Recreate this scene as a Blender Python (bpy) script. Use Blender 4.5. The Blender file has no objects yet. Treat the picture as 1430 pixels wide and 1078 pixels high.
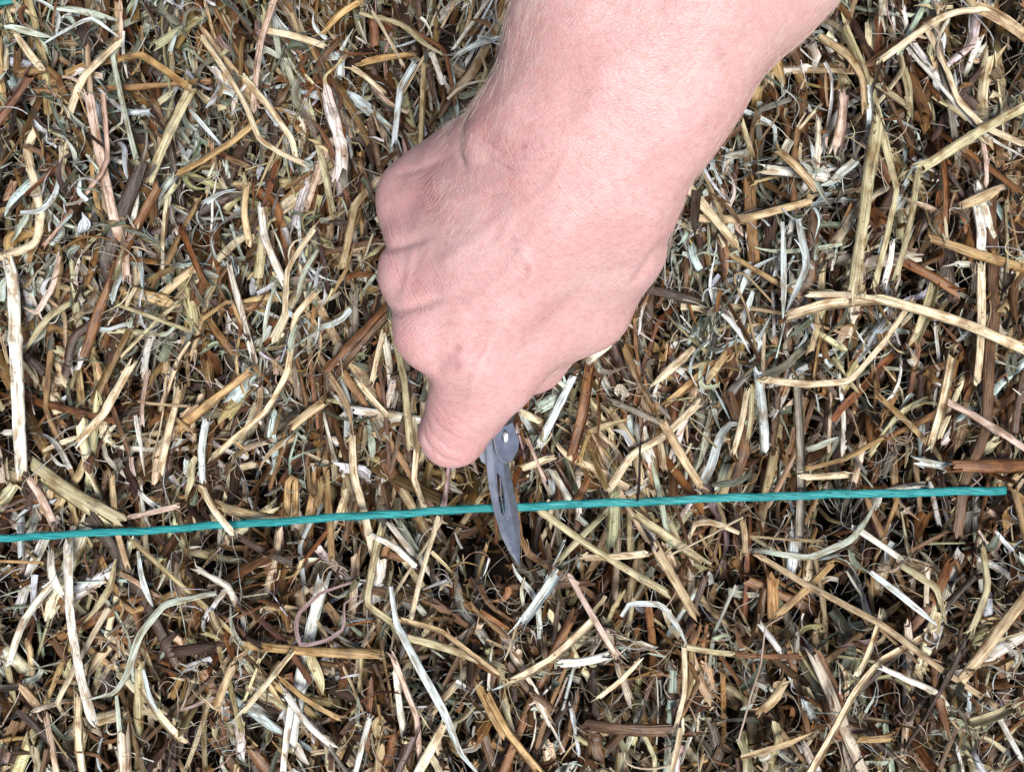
import bpy, math, random
import numpy as np

rng = np.random.default_rng(11)
random.seed(5)
scene = bpy.context.scene
col = scene.collection

# ------------------------------------------------------------------ camera geometry (millimetres)
H = 365.0            # camera height over the mean face of the bale
F = 1101.0           # focal length in photo pixels (1430 wide)
def at(px, py, z):
    s = (H - z) / F
    return np.array([(px - 715.0) * s, (539.0 - py) * s, z])
def pxs(z): return (H - z) / F      # mm per photo pixel at height z

def tag(o, label=None, cat=None, group=None, kind=None):
    if label: o['label'] = label
    if cat: o['category'] = cat
    if group: o['group'] = group
    if kind: o['kind'] = kind
    return o
def empty(name, loc=(0, 0, 0)):
    o = bpy.data.objects.new(name, None); o.empty_display_size = 0.02
    o.location = loc; col.objects.link(o); return o

# ------------------------------------------------------------------ materials
def mat(name):
    m = bpy.data.materials.new(name); m.use_nodes = True
    nt = m.node_tree; b = nt.nodes['Principled BSDF']
    return m, nt, b
def node(nt, t, **kw):
    n = nt.nodes.new(t)
    for k, v in kw.items():
        if k.startswith('i_'):
            key = k[2:]; key = int(key) if key.isdigit() else key.replace('_', ' ')
            n.inputs[key].default_value = v
        else: setattr(n, k, v)
    return n
def L(nt, a, b): nt.links.new(a, b)
def ramp(nt, src, stops):
    r = nt.nodes.new('ShaderNodeValToRGB')
    el = r.color_ramp.elements
    while len(el) < len(stops): el.new(0.5)
    for e, (p, c) in zip(el, stops):
        e.position = p; e.color = (*c, 1) if len(c) == 3 else c
    L(nt, src, r.inputs[0]); return r

def hay_material():
    m, nt, b = mat('dry_hay')
    tint = node(nt, 'ShaderNodeAttribute', attribute_name='tint')
    luv = node(nt, 'ShaderNodeAttribute', attribute_name='luv')
    # lengthwise fibres
    mp = node(nt, 'ShaderNodeVectorMath', operation='MULTIPLY'); mp.inputs[1].default_value = (0.05, 12.0, 37.0)
    L(nt, luv.outputs['Vector'], mp.inputs[0])
    n1 = node(nt, 'ShaderNodeTexNoise', i_Scale=1.0, i_Detail=3.0, i_Roughness=0.6); L(nt, mp.outputs[0], n1.inputs['Vector'])
    # blotches along the stem
    mp2 = node(nt, 'ShaderNodeVectorMath', operation='MULTIPLY'); mp2.inputs[1].default_value = (0.13, 2.0, 53.0)
    L(nt, luv.outputs['Vector'], mp2.inputs[0])
    n2 = node(nt, 'ShaderNodeTexNoise', i_Scale=1.0, i_Detail=2.0); L(nt, mp2.outputs[0], n2.inputs['Vector'])
    # specks
    mp3 = node(nt, 'ShaderNodeVectorMath', operation='MULTIPLY'); mp3.inputs[1].default_value = (0.9, 5.0, 61.0)
    L(nt, luv.outputs['Vector'], mp3.inputs[0])
    n3 = node(nt, 'ShaderNodeTexNoise', i_Scale=1.0, i_Detail=1.0); L(nt, mp3.outputs[0], n3.inputs['Vector'])
    r1 = ramp(nt, n1.outputs['Fac'], [(0.30, (0.36, 0.30, 0.25)), (0.47, (0.92, 0.90, 0.87)), (0.68, (1.36, 1.40, 1.44))])
    r2 = ramp(nt, n2.outputs['Fac'], [(0.33, (0.52, 0.41, 0.31)), (0.5, (1.0, 1.0, 1.0)), (0.66, (1.22, 1.26, 1.32))])
    r3 = ramp(nt, n3.outputs['Fac'], [(0.24, (0.35, 0.24, 0.17)), (0.33, (1, 1, 1))])
    def mul(a, c):
        x = node(nt, 'ShaderNodeMix', data_type='RGBA', blend_type='MULTIPLY'); x.inputs[0].default_value = 1; x.clamp_result = True
        L(nt, a, x.inputs[6]); L(nt, c, x.inputs[7]); return x.outputs[2]
    c = mul(mul(mul(tint.outputs['Color'], r1.outputs[0]), r2.outputs[0]), r3.outputs[0])
    L(nt, c, b.inputs['Base Color'])
    b.inputs['Roughness'].default_value = 0.42
    b.inputs['Specular IOR Level'].default_value = 0.6
    bp = node(nt, 'ShaderNodeBump', i_Strength=0.8, i_Distance=0.0007)
    L(nt, n1.outputs['Fac'], bp.inputs['Height']); L(nt, bp.outputs[0], b.inputs['Normal'])
    return m
HAY = hay_material()

def skin_material():
    m, nt, b = mat('skin')
    tc = node(nt, 'ShaderNodeTexCoord')
    pig = node(nt, 'ShaderNodeAttribute', attribute_name='pigment')
    n1 = node(nt, 'ShaderNodeTexNoise', i_Scale=55.0, i_Detail=4.0, i_Roughness=0.6); L(nt, tc.outputs['Object'], n1.inputs['Vector'])
    n2 = node(nt, 'ShaderNodeTexNoise', i_Scale=480.0, i_Detail=3.0, i_Roughness=0.65); L(nt, tc.outputs['Object'], n2.inputs['Vector'])
    r1 = ramp(nt, n1.outputs['Fac'], SKIN_RAMP)
    r2 = ramp(nt, n2.outputs['Fac'], [(0.30, (0.80, 0.66, 0.62)), (0.5, (1, 1, 1)), (0.72, (1.08, 1.14, 1.14))])
    x = node(nt, 'ShaderNodeMix', data_type='RGBA', blend_type='MULTIPLY'); x.inputs[0].default_value = 0.45
    L(nt, r1.outputs[0], x.inputs[6]); L(nt, r2.outputs[0], x.inputs[7])
    y = node(nt, 'ShaderNodeMix', data_type='RGBA', blend_type='MULTIPLY'); y.inputs[0].default_value = 1.0
    L(nt, x.outputs[2], y.inputs[6]); L(nt, pig.outputs['Color'], y.inputs[7])
    L(nt, y.outputs[2], b.inputs['Base Color'])
    b.inputs['Roughness'].default_value = 0.46
    b.inputs['Specular IOR Level'].default_value = 0.5
    b.inputs['Subsurface Weight'].default_value = 0.35
    b.inputs['Subsurface Radius'].default_value = (1.0, 0.4, 0.25)
    b.inputs['Subsurface Scale'].default_value = 0.0022
    # skin lattice: small cells and fine lines running down the hand
    mp = node(nt, 'ShaderNodeMapping'); mp.inputs['Rotation'].default_value = (0.3, 0.2, math.radians(-58)); mp.inputs['Scale'].default_value = (1.0, 2.3, 1.4)
    L(nt, tc.outputs['Object'], mp.inputs['Vector'])
    v = node(nt, 'ShaderNodeTexVoronoi', feature='DISTANCE_TO_EDGE', i_Scale=560.0); L(nt, mp.outputs[0], v.inputs['Vector'])
    vr = ramp(nt, v.outputs['Distance'], [(0.0, (0, 0, 0)), (0.22, (1, 1, 1))])
    n4 = node(nt, 'ShaderNodeTexNoise', i_Scale=900.0, i_Detail=2.0); L(nt, mp.outputs[0], n4.inputs['Vector'])
    ad = node(nt, 'ShaderNodeMath', operation='MULTIPLY_ADD'); ad.inputs[1].default_value = 0.8
    L(nt, n4.outputs['Fac'], ad.inputs[0]); L(nt, vr.outputs[0], ad.inputs[2])
    bp = node(nt, 'ShaderNodeBump', i_Strength=0.28, i_Distance=0.0003)
    L(nt, ad.outputs[0], bp.inputs['Height']); L(nt, bp.outputs[0], b.inputs['Normal'])
    return m
SKIN_RAMP = [(0.30, (0.63, 0.350, 0.338)), (0.5, (0.69, 0.412, 0.402)), (0.72, (0.73, 0.475, 0.462))]
SKIN = skin_material()

def metal_material(name, base, rough, dirt=0.3):
    m, nt, b = mat(name)
    tc = node(nt, 'ShaderNodeTexCoord')
    n = node(nt, 'ShaderNodeTexNoise', i_Scale=220.0, i_Detail=4.0); L(nt, tc.outputs['Object'], n.inputs['Vector'])
    mp = node(nt, 'ShaderNodeMapping'); mp.inputs['Scale'].default_value = (2500, 160, 160); mp.inputs['Rotation'].default_value = (0, 0, 0.25)
    L(nt, tc.outputs['Object'], mp.inputs['Vector'])
    n2 = node(nt, 'ShaderNodeTexNoise', i_Scale=1.0, i_Detail=3.0); L(nt, mp.outputs[0], n2.inputs['Vector'])
    r = ramp(nt, n.outputs['Fac'], [(0.3, tuple(c * (1 - dirt) for c in base)), (0.6, base)])
    L(nt, r.outputs[0], b.inputs['Base Color'])
    b.inputs['Metallic'].default_value = 0.9
    rr = node(nt, 'ShaderNodeMapRange'); rr.inputs['To Min'].default_value = rough - 0.1; rr.inputs['To Max'].default_value = rough + 0.14
    L(nt, n2.outputs['Fac'], rr.inputs['Value']); L(nt, rr.outputs[0], b.inputs['Roughness'])
    bp = node(nt, 'ShaderNodeBump', i_Strength=0.15, i_Distance=0.0001); L(nt, n2.outputs['Fac'], bp.inputs['Height']); L(nt, bp.outputs[0], b.inputs['Normal'])
    return m
STEEL = metal_material('brushed_steel', (0.40, 0.43, 0.53), 0.30)
LIT_STEEL = metal_material('lit_steel', (0.62, 0.63, 0.70), 0.32)  # lighter copy of the blade steel, light on angled edges put into colour
PIN = metal_material('highlight_pin', (0.95, 0.95, 0.95), 0.4, 0.05); PIN.node_tree.nodes['Principled BSDF'].inputs['Metallic'].default_value = 0.4  # whitened, less metallic: the highlight in the pivot hole painted as base colour
BRIGHT = metal_material('bright_steel', (0.80, 0.80, 0.80), 0.25, 0.1)

def simple(name, c, rough, scale=60.0, var=0.3, bump=0.3):
    m, nt, b = mat(name)
    tc = node(nt, 'ShaderNodeTexCoord')
    n = node(nt, 'ShaderNodeTexNoise', i_Scale=scale, i_Detail=5.0); L(nt, tc.outputs['Object'], n.inputs['Vector'])
    r = ramp(nt, n.outputs['Fac'], [(0.3, tuple(x * (1 - var) for x in c)), (0.7, tuple(x * (1 + var) for x in c))])
    L(nt, r.outputs[0], b.inputs['Base Color']); b.inputs['Roughness'].default_value = rough
    bp = node(nt, 'ShaderNodeBump', i_Strength=bump, i_Distance=0.002); L(nt, n.outputs['Fac'], bp.inputs['Height']); L(nt, bp.outputs[0], b.inputs['Normal'])
    return m
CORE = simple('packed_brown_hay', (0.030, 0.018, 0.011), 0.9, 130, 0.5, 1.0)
EARTH = simple('earth', (0.12, 0.09, 0.065), 0.95, 9, 0.3, 0.6)
GRIP = simple('dark_grip', (0.05, 0.052, 0.058), 0.5, 300, 0.2, 0.2)
HAIR = simple('pale_hair', (0.86, 0.72, 0.60), 0.4, 50, 0.1, 0.0)

def twine_material():
    m, nt, b = mat('teal_twine')
    luv = node(nt, 'ShaderNodeAttribute', attribute_name='luv')
    mp = node(nt, 'ShaderNodeVectorMath', operation='MULTIPLY'); mp.inputs[1].default_value = (0.06, 13.0, 1.0)
    L(nt, luv.outputs['Vector'], mp.inputs[0])
    n = node(nt, 'ShaderNodeTexNoise', i_Scale=1.0, i_Detail=3.0); L(nt, mp.outputs[0], n.inputs['Vector'])
    r = ramp(nt, n.outputs['Fac'], [(0.3, (0.0, 0.13, 0.135)), (0.5, (0.005, 0.285, 0.295)), (0.74, (0.09, 0.50, 0.50))])
    L(nt, r.outputs[0], b.inputs['Base Color'])
    b.inputs['Roughness'].default_value = 0.42
    bp = node(nt, 'ShaderNodeBump', i_Strength=0.6, i_Distance=0.0008); L(nt, n.outputs['Fac'], bp.inputs['Height']); L(nt, bp.outputs[0], b.inputs['Normal'])
    return m
TWINE = twine_material()

# ------------------------------------------------------------------ mesh helpers
def build(name, V, faces, material, parent=None, smooth=True, tint=None, luv=None, pigment=None):
    """V (n,3) in millimetres, faces (m,4) quads or list of (m,k) arrays"""
    me = bpy.data.meshes.new(name)
    V = np.asarray(V, dtype=np.float64) * 0.001
    groups = faces if isinstance(faces, list) else [faces]
    groups = [np.asarray(g, dtype=np.int64) for g in groups if len(g)]
    nl = sum(g.size for g in groups); npoly = sum(len(g) for g in groups)
    me.vertices.add(len(V)); me.vertices.foreach_set('co', V.ravel())
    me.loops.add(nl); me.loops.foreach_set('vertex_index', np.concatenate([g.ravel() for g in groups]).astype(np.int32))
    me.polygons.add(npoly)
    tot = np.concatenate([np.full(len(g), g.shape[1]) for g in groups])
    st = np.concatenate([[0], np.cumsum(tot)[:-1]])
    me.polygons.foreach_set('loop_start', st.astype(np.int32))
    me.polygons.foreach_set('use_smooth', np.full(npoly, smooth))
    me.update(calc_edges=True); me.validate()
    if tint is not None:
        a = me.attributes.new('tint', 'FLOAT_COLOR', 'POINT')
        a.data.foreach_set('color', np.concatenate([tint, np.ones((len(tint), 1))], 1).astype(np.float32).ravel())
    if pigment is not None:
        a = me.attributes.new('pigment', 'FLOAT_COLOR', 'POINT')
        a.data.foreach_set('color', np.concatenate([pigment, np.ones((len(pigment), 1))], 1).astype(np.float32).ravel())
    if luv is not None:
        a = me.attributes.new('luv', 'FLOAT_VECTOR', 'POINT')
        a.data.foreach_set('vector', luv.astype(np.float32).ravel())
    me.materials.append(material)
    o = bpy.data.objects.new(name, me); col.objects.link(o)
    if parent is not None: o.parent = parent
    return o

def norm(v): return v / (np.linalg.norm(v, axis=-1, keepdims=True) + 1e-9)

def prof_stalk(m=10, flat=0.45):
    a = np.linspace(0, 2 * np.pi, m, endpoint=False)
    f = 1 - 0.16 * (np.arange(m) % 2)
    return np.stack([np.cos(a), np.sin(a) * flat * f], 1), True
def prof_channel(m=7):
    a = np.linspace(-0.15 * np.pi, 1.15 * np.pi, m)
    return np.stack([np.cos(a), np.sin(a) * 0.62 - 0.2], 1), False
def prof_leaf():
    return np.array([[-1, 0.22], [-0.5, 0.0], [0, -0.16], [0.5, 0.02], [1, 0.25]], float), False
def prof_fibre():
    a = np.linspace(0, 2 * np.pi, 4, endpoint=False)
    return np.stack([np.cos(a), np.sin(a) * 0.7], 1), True
PROF = {'s': prof_stalk(), 'c': prof_channel(), 'l': prof_leaf(), 'f': prof_fibre()}

def sweep(P, S, W, kind, tint, jag=0.9, seed=None):
    """P (N,K,3) centre lines, S (N,K,3) side vectors, W (N,K) half widths, tint (N,3) or (N,K,3)"""
    r = rng if seed is None else np.random.default_rng(seed)
    prof, closed = PROF[kind]
    N, K, _ = P.shape; M = len(prof)
    T = norm(np.gradient(P, axis=1)); S = norm(S - (S * T).sum(-1, keepdims=True) * T)
    U = np.cross(T, S); flip = (np.where(U[..., 2:3].mean(1, keepdims=True) < 0, -1.0, 1.0) * (1 if r.random() < 0.35 else -1)) if kind in 'cl' and N == 1 else 1.0
    U = U * flip
    V = P[:, :, None, :] + W[:, :, None, None] * (prof[:, 0][:, None] * S[:, :, None, :] + prof[:, 1][:, None] * U[:, :, None, :])
    if kind in 'sc':
        # crushed, uneven sections and torn ends
        V += (r.normal(0, 0.09, (N, K, M))[..., None]) * W[:, :, None, None] * U[:, :, None, :]
        for k, sg in ((0, -1), (K - 1, 1)):
            V[:, k] += sg * (r.random((N, M, 1)) ** 2) * jag * 3.0 * W[:, k][:, None, None] * T[:, k][:, None, :]
    if kind == 'l':
        V += (r.normal(0, 0.10, (N, K, M))[..., None]) * W[:, :, None, None] * U[:, :, None, :]
    seg = np.linalg.norm(np.diff(P, axis=1), axis=-1)
    u = np.concatenate([np.zeros((N, 1)), np.cumsum(seg, 1)], 1)
    luv = np.zeros((N, K, M, 3)); luv[..., 0] = u[:, :, None]
    if closed:
        a = np.abs(np.linspace(-1, 1, M, endpoint=False)); luv[..., 1] = a
    else: luv[..., 1] = np.linspace(0, 1, M)
    luv[..., 2] = r.random(N)[:, None, None] * 10
    if tint.ndim == 2: tint = np.repeat(tint[:, None, :], K, 1)
    tt = np.repeat(tint[:, :, None, :], M, 2)
    idx = np.arange(N * K * M).reshape(N, K, M)
    if closed:
        j2 = np.roll(idx, -1, axis=2); A, B = idx, j2
    else: A, B = idx[:, :, :-1], idx[:, :, 1:]
    q = np.stack([A[:, :-1], B[:, :-1], B[:, 1:], A[:, 1:]], -1).reshape(-1, 4)
    return V.reshape(-1, 3), q, tt.reshape(-1, 3), luv.reshape(-1, 3)

class Acc:
    def __init__(s): s.V = []; s.Q = []; s.T = []; s.L = []; s.n = 0
    def add(s, res):
        V, Q, T, Lv = res; s.V.append(V); s.Q.append(Q + s.n); s.T.append(T); s.L.append(Lv); s.n += len(V)
    def build(s, name, m, parent=None):
        return build(name, np.concatenate(s.V), np.concatenate(s.Q), m, parent, tint=np.concatenate(s.T), luv=np.concatenate(s.L))

# ------------------------------------------------------------------ colours of dry hay
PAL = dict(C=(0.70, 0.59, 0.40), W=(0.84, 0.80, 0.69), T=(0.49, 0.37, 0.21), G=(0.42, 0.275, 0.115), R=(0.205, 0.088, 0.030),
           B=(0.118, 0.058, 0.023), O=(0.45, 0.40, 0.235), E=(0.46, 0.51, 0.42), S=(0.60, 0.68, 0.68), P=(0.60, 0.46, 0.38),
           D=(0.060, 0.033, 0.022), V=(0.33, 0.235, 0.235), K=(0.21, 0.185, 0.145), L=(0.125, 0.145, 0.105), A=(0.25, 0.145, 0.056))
def pick(N, weights):
    ks = list(weights); w = np.array([weights[k] for k in ks], float); w /= w.sum()
    i = rng.choice(len(ks), N, p=w)
    c = np.array([PAL[k] for k in ks])[i]
    c = c * rng.normal(1, 0.16, (N, 1)).clip(0.6, 1.45) * rng.normal(1, 0.05, (N, 3))
    return c.clip(0.015, 0.9)

# bale face: an uneven surface with hollows
_k = rng.normal(0, 1, (26, 2)); _ph = rng.random(26) * 6.283; _sc = np.concatenate([np.full(8, 0.018), np.full(10, 0.05), np.full(8, 0.1)]); _am = np.concatenate([np.full(8, 3.0), np.full(10, 2.4), np.full(8, 1.5)])
_ck = np.stack([rng.normal(0, 0.17, 7), rng.normal(0, 0.055, 7)], 1); _cp = rng.random(7) * 6.283
def twine_y(x): return -66.0 + (x + 225.0) * 0.047
def face(x, y):
    h = np.zeros_like(x)
    for k, p, s, a in zip(_k, _ph, _sc, _am): h = h + a * np.sin((k[0] * x + k[1] * 0.6 * y) * s + p)
    dy = y - (twine_y(x) - 5)
    g = 0.40 + 0.60 * np.exp(-((x + 10) / 85.0) ** 2)
    h = h - 38.0 * g * np.exp(-(dy / 18.0) ** 2)
    cr = np.zeros_like(x)
    for k, p in zip(_ck, _cp): cr = cr + np.sin(k[0] * x + k[1] * y + p)
    h = h - 18.0 * np.exp(-(cr / 0.5) ** 2) + 2.5
    for cx, cy, r, d in ((-30, -34, 24, 20), (95, -95, 30, 20), (45, -92, 22, 16), (150, -100, 24, 14), (-160, 118, 26, 14), (-80, -92, 26, 15), (75, -10, 22, 6), (-40, 130, 24, 7), (95, 70, 24, 8)):
        h = h - d * np.exp(-(((x - cx) ** 2 + (y - cy) ** 2) / r ** 2))
    return h
# ------------------------------------------------------------------ the mass of hay
BX, BY = 350.0, 232.0
bale = empty('hay_bale', (0, 0, 0))
tag(bale, 'bale of dry brown and straw coloured hay filling the picture under hand and twine', 'hay bale')

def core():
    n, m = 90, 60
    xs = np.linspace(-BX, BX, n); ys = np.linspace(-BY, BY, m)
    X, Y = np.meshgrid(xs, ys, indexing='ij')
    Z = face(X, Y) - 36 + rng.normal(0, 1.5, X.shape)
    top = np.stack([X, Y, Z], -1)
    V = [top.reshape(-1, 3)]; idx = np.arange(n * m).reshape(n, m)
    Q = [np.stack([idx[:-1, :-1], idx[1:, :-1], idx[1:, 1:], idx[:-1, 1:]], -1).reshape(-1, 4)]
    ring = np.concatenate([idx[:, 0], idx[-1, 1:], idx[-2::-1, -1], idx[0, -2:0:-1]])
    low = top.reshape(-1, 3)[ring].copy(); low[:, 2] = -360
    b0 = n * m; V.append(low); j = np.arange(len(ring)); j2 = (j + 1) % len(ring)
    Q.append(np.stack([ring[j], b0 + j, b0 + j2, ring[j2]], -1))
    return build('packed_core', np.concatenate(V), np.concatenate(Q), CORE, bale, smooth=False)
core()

def lines(N, K, length, bend, kink, standing, az_sd, uni, curl=0.0, depth=9.0, up=3.0, box=None):
    bx = box or (-BX, BX, -BY, BY)
    x = rng.uniform(bx[0], bx[1], N); y = rng.uniform(bx[2], bx[3], N)
    # direction field: mostly down the picture with slow swings
    az0 = np.pi / 2 + 0.35 * np.sin(x * 0.021 + 1.3) * np.cos(y * 0.017) + 0.25 * np.sin(x * 0.05 + y * 0.04)
    low = y < twine_y(x) - 8
    sd = np.where(low, az_sd * 1.6, az_sd)
    az = az0 + rng.normal(0, 1, N) * sd
    un = rng.random(N) < np.where(low, uni * 2.2, uni)
    az = np.where(un, rng.uniform(0, np.pi, N), az)
    az += np.where(rng.random(N) < 0.5, np.pi, 0)
    st = rng.random(N) < standing
    el = np.where(st, rng.uniform(0.5, 1.25, N), rng.normal(0.0, 0.24, N))
    d = np.stack([np.cos(az) * np.cos(el), np.sin(az) * np.cos(el), np.sin(el)], -1)
    side = norm(np.stack([-np.sin(az), np.cos(az), rng.normal(0, 0.5, N)], -1))
    side = norm(side - (side * d).sum(-1, keepdims=True) * d)
    bi = np.cross(d, side)
    t = np.linspace(0, 1, K)
    kpos = rng.uniform(0.25, 0.75, N); kamp = np.where(rng.random(N) < kink, rng.normal(0, 0.8, N), 0)
    th = rng.normal(0, bend, N)[:, None] * t + kamp[:, None] / (1 + np.exp(-(t - kpos[:, None]) * 40))
    ph = rng.normal(0, bend * 0.6, N)[:, None] * t
    if curl > 0:
        for f in (1, 2, 3):
            th = th + curl / f * rng.normal(0, 1, N)[:, None] * np.sin(f * 3.1 * t + rng.random(N)[:, None] * 6.28)
            ph = ph + curl / f * rng.normal(0, 0.8, N)[:, None] * np.sin(f * 3.1 * t + rng.random(N)[:, None] * 6.28)
    D = np.cos(th)[..., None] * np.cos(ph)[..., None] * d[:, None] + np.sin(th)[..., None] * side[:, None] + (np.cos(th) * np.sin(ph))[..., None] * bi[:, None]
    D = norm(D)
    step = (length / (K - 1))[:, None, None]
    P = np.concatenate([np.zeros((N, 1, 3)), np.cumsum(D[:, :-1] * step, 1)], 1)
    P[..., :2] -= P[..., :2].mean(1, keepdims=True)
    P[..., 0] += x[:, None]; P[..., 1] += y[:, None]
    fz = face(x, y); hollow = np.clip((-fz - 6) / 14, 0, 1)
    top = fz - rng.exponential(depth, N) * (1 + 1.6 * hollow) + up
    P[..., 2] += (top - P[..., 2].max(1))[:, None]
    S = np.repeat(bi[:, None], K, 1) if False else np.repeat(side[:, None], K, 1)
    return P, S, d, side, bi
def twist(P, S, amount):
    N, K, _ = P.shape
    T = norm(np.gradient(P, axis=1)); S = norm(S - (S * T).sum(-1, keepdims=True) * T); U = np.cross(T, S)
    a = rng.normal(0, 0.5, N)[:, None] + rng.normal(0, amount, N)[:, None] * np.linspace(0, 1, K)
    return np.cos(a)[..., None] * S + np.sin(a)[..., None] * U
def clear(P, keep=None):
    """leave out what would run through the fist, the twine or the knife"""
    z = P[..., 2].max(1); c = P.mean(1)
    near = np.abs(c[:, 1] - twine_y(c[:, 0])) < 26
    P[..., 2] -= np.where(near, np.maximum(0, z - (-1.0)), 0)[:, None]
    return P
def taper(N, K, w, tip, base=1.0):
    t = np.linspace(0, 1, K)
    return w[:, None] * (base + (1 - base) * t)[None] * (1 - (1 - tip) * np.clip((t - 0.55) / 0.45, 0, 1) ** 1.6)[None]

def fray(P, W, c, acc, share, nmax=3, seed=None):
    """splinters standing out from torn ends"""
    r = rng if seed is None else np.random.default_rng(seed)
    for end in (0, -1):
        T = norm(P[:, end] - P[:, 1 if end == 0 else -2])
        for _ in range(nmax):
            k = np.where(r.random(len(P)) < share)[0]
            if not len(k): continue
            w = W[k, end]; off = r.normal(0, 0.55, (len(k), 3)) * w[:, None]
            d = norm(T[k] + r.normal(0, 0.28, (len(k), 3))); ln = r.uniform(1.2, 5.5, len(k))
            t = np.linspace(-0.5, 1, 5)
            b = r.normal(0, 0.25, (len(k), 3))
            Q = (P[k, end] + off)[:, None] + ln[:, None, None] * (t[None, :, None] * d[:, None] + (t ** 2)[None, :, None] * b[:, None])
            sd = norm(np.cross(d, r.normal(0, 1, (len(k), 3))))
            acc.add(sweep(Q, np.repeat(sd[:, None], 5, 1), (w * r.uniform(0.15, 0.4, len(k)))[:, None] * np.array([1, 1, 0.9, 0.6, 0.2])[None], 'l', (c[k] * r.uniform(0.9, 1.35, (len(k), 1))).clip(0.01, 0.9), seed=None if seed is None else seed + 1))

stems = Acc()
STEM_W = dict(C=28, T=24, G=11, R=29, B=40, O=14, E=6, P=3, D=26, K=8, W=15, S=6, A=27)
for kind, N in (('s', 2900), ('c', 4700)):
    K = 12
    ln = rng.lognormal(np.log(37), 0.5, N).clip(10, 100)
    P, S, d, s_, b_ = lines(N, K, ln, 0.15, 0.5, 0.48, 0.24, 0.08, depth=10, up=0.0)
    P = clear(P); S = twist(P, S, 0.5)
    w = rng.lognormal(np.log(1.62), 0.42, N).clip(0.5, 3.1)
    W = np.repeat(w[:, None], K, 1) * rng.normal(1, 0.07, (N, K))
    c = pick(N, STEM_W)
    t = np.linspace(0, 1, K)[None]; hasnode = rng.random(N) < 0.45; kp = rng.integers(2, K - 2, N)
    nd = (np.arange(K)[None] == kp[:, None]) & hasnode[:, None]
    W = W * np.where(nd, 1.25, 1.0)
    tint = c[:, None] * (1 + 0.5 * rng.normal(0, 0.4, N)[:, None] * (t - 0.5))[..., None] * np.where(nd, 0.62, 1.0)[..., None]
    tint = tint.clip(0.01, 0.9)
    stems.add(sweep(P, S, W, kind, tint))
    fray(P, W, c, stems, 0.5)
blades = Acc()
LEAF_W = dict(E=9, S=14, O=9, C=12, K=8, L=14, T=11, W=10, V=2, B=26, D=14, A=17, R=12, P=3)
N, K = 4200, 11
ln = rng.lognormal(np.log(26), 0.5, N).clip(8, 80)
P, S, d, s_, b_ = lines(N, K, ln, 0.9, 0.3, 0.35, 0.5, 0.24, curl=0.28, depth=9, up=2)
P = clear(P); S = twist(P, S, 1.6)
blades.add(sweep(P, S, taper(N, K, rng.lognormal(np.log(1.15), 0.4, N).clip(0.4, 2.8), 0.12), 'l', pick(N, LEAF_W)))
# the top left of the face is leafier and greener
N, K = 900, 11
ln = rng.lognormal(np.log(20), 0.5, N).clip(6, 60)
P, S, d, s_, b_ = lines(N, K, ln, 0.9, 0.3, 0.35, 0.6, 0.3, curl=0.4, depth=5, up=3, box=(-270, -90, 10, 215))
P = clear(P); S = twist(P, S, 1.6)
blades.add(sweep(P, S, taper(N, K, rng.lognormal(np.log(1.0), 0.4, N).clip(0.4, 2.4), 0.12), 'l', pick(N, dict(E=22, S=20, L=22, K=8, O=10))))
N = 350
ln = rng.lognormal(np.log(24), 0.5, N).clip(6, 60)
P, S, d, s_, b_ = lines(N, K, ln, 0.9, 0.3, 0.35, 0.6, 0.3, curl=0.4, depth=5, up=3, box=(75, 150, 5, 110))
P = clear(P); S = twist(P, S, 1.6)
blades.add(sweep(P, S, taper(N, K, rng.lognormal(np.log(0.9), 0.4, N).clip(0.4, 2.4), 0.12), 'l', pick(N, dict(E=18, S=30, L=14, K=12, W=10))))
# crumbled leaf scraps lying between the stems
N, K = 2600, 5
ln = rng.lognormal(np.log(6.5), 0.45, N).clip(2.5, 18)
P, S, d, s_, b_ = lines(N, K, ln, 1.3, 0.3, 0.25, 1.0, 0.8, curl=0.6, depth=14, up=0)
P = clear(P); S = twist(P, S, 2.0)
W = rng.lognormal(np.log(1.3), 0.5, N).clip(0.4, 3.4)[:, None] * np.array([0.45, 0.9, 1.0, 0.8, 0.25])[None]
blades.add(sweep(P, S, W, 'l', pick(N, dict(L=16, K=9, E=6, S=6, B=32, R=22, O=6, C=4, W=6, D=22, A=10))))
fibres = Acc()
N, K = 4200, 6
ln = rng.lognormal(np.log(13), 0.5, N).clip(4, 45)
P, S, d, s_, b_ = lines(N, K, ln, 0.35, 0.35, 0.4, 0.45, 0.25, depth=9, up=1.5)
P = clear(P); S = twist(P, S, 0.8)
blades.add(sweep(P, S, taper(N, K, rng.lognormal(np.log(0.55), 0.35, N).clip(0.2, 1.2), 0.35), 'l', pick(N, dict(C=22, W=24, S=12, T=12, E=8, G=8, R=6, B=6, P=5))))
N, K = 7000, 13
ln = rng.lognormal(np.log(24), 0.5, N).clip(8, 85)
P, S, d, s_, b_ = lines(N, K, ln, 1.3, 0.2, 0.3, 0.8, 0.4, curl=0.7, depth=6, up=4)
P = clear(P)
fibres.add(sweep(P, S, taper(N, K, rng.lognormal(np.log(0.17), 0.45, N).clip(0.07, 0.55), 0.3), 'f', pick(N, dict(C=25, W=26, S=18, T=13, E=12, P=7, V=5, A=8))))
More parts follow.
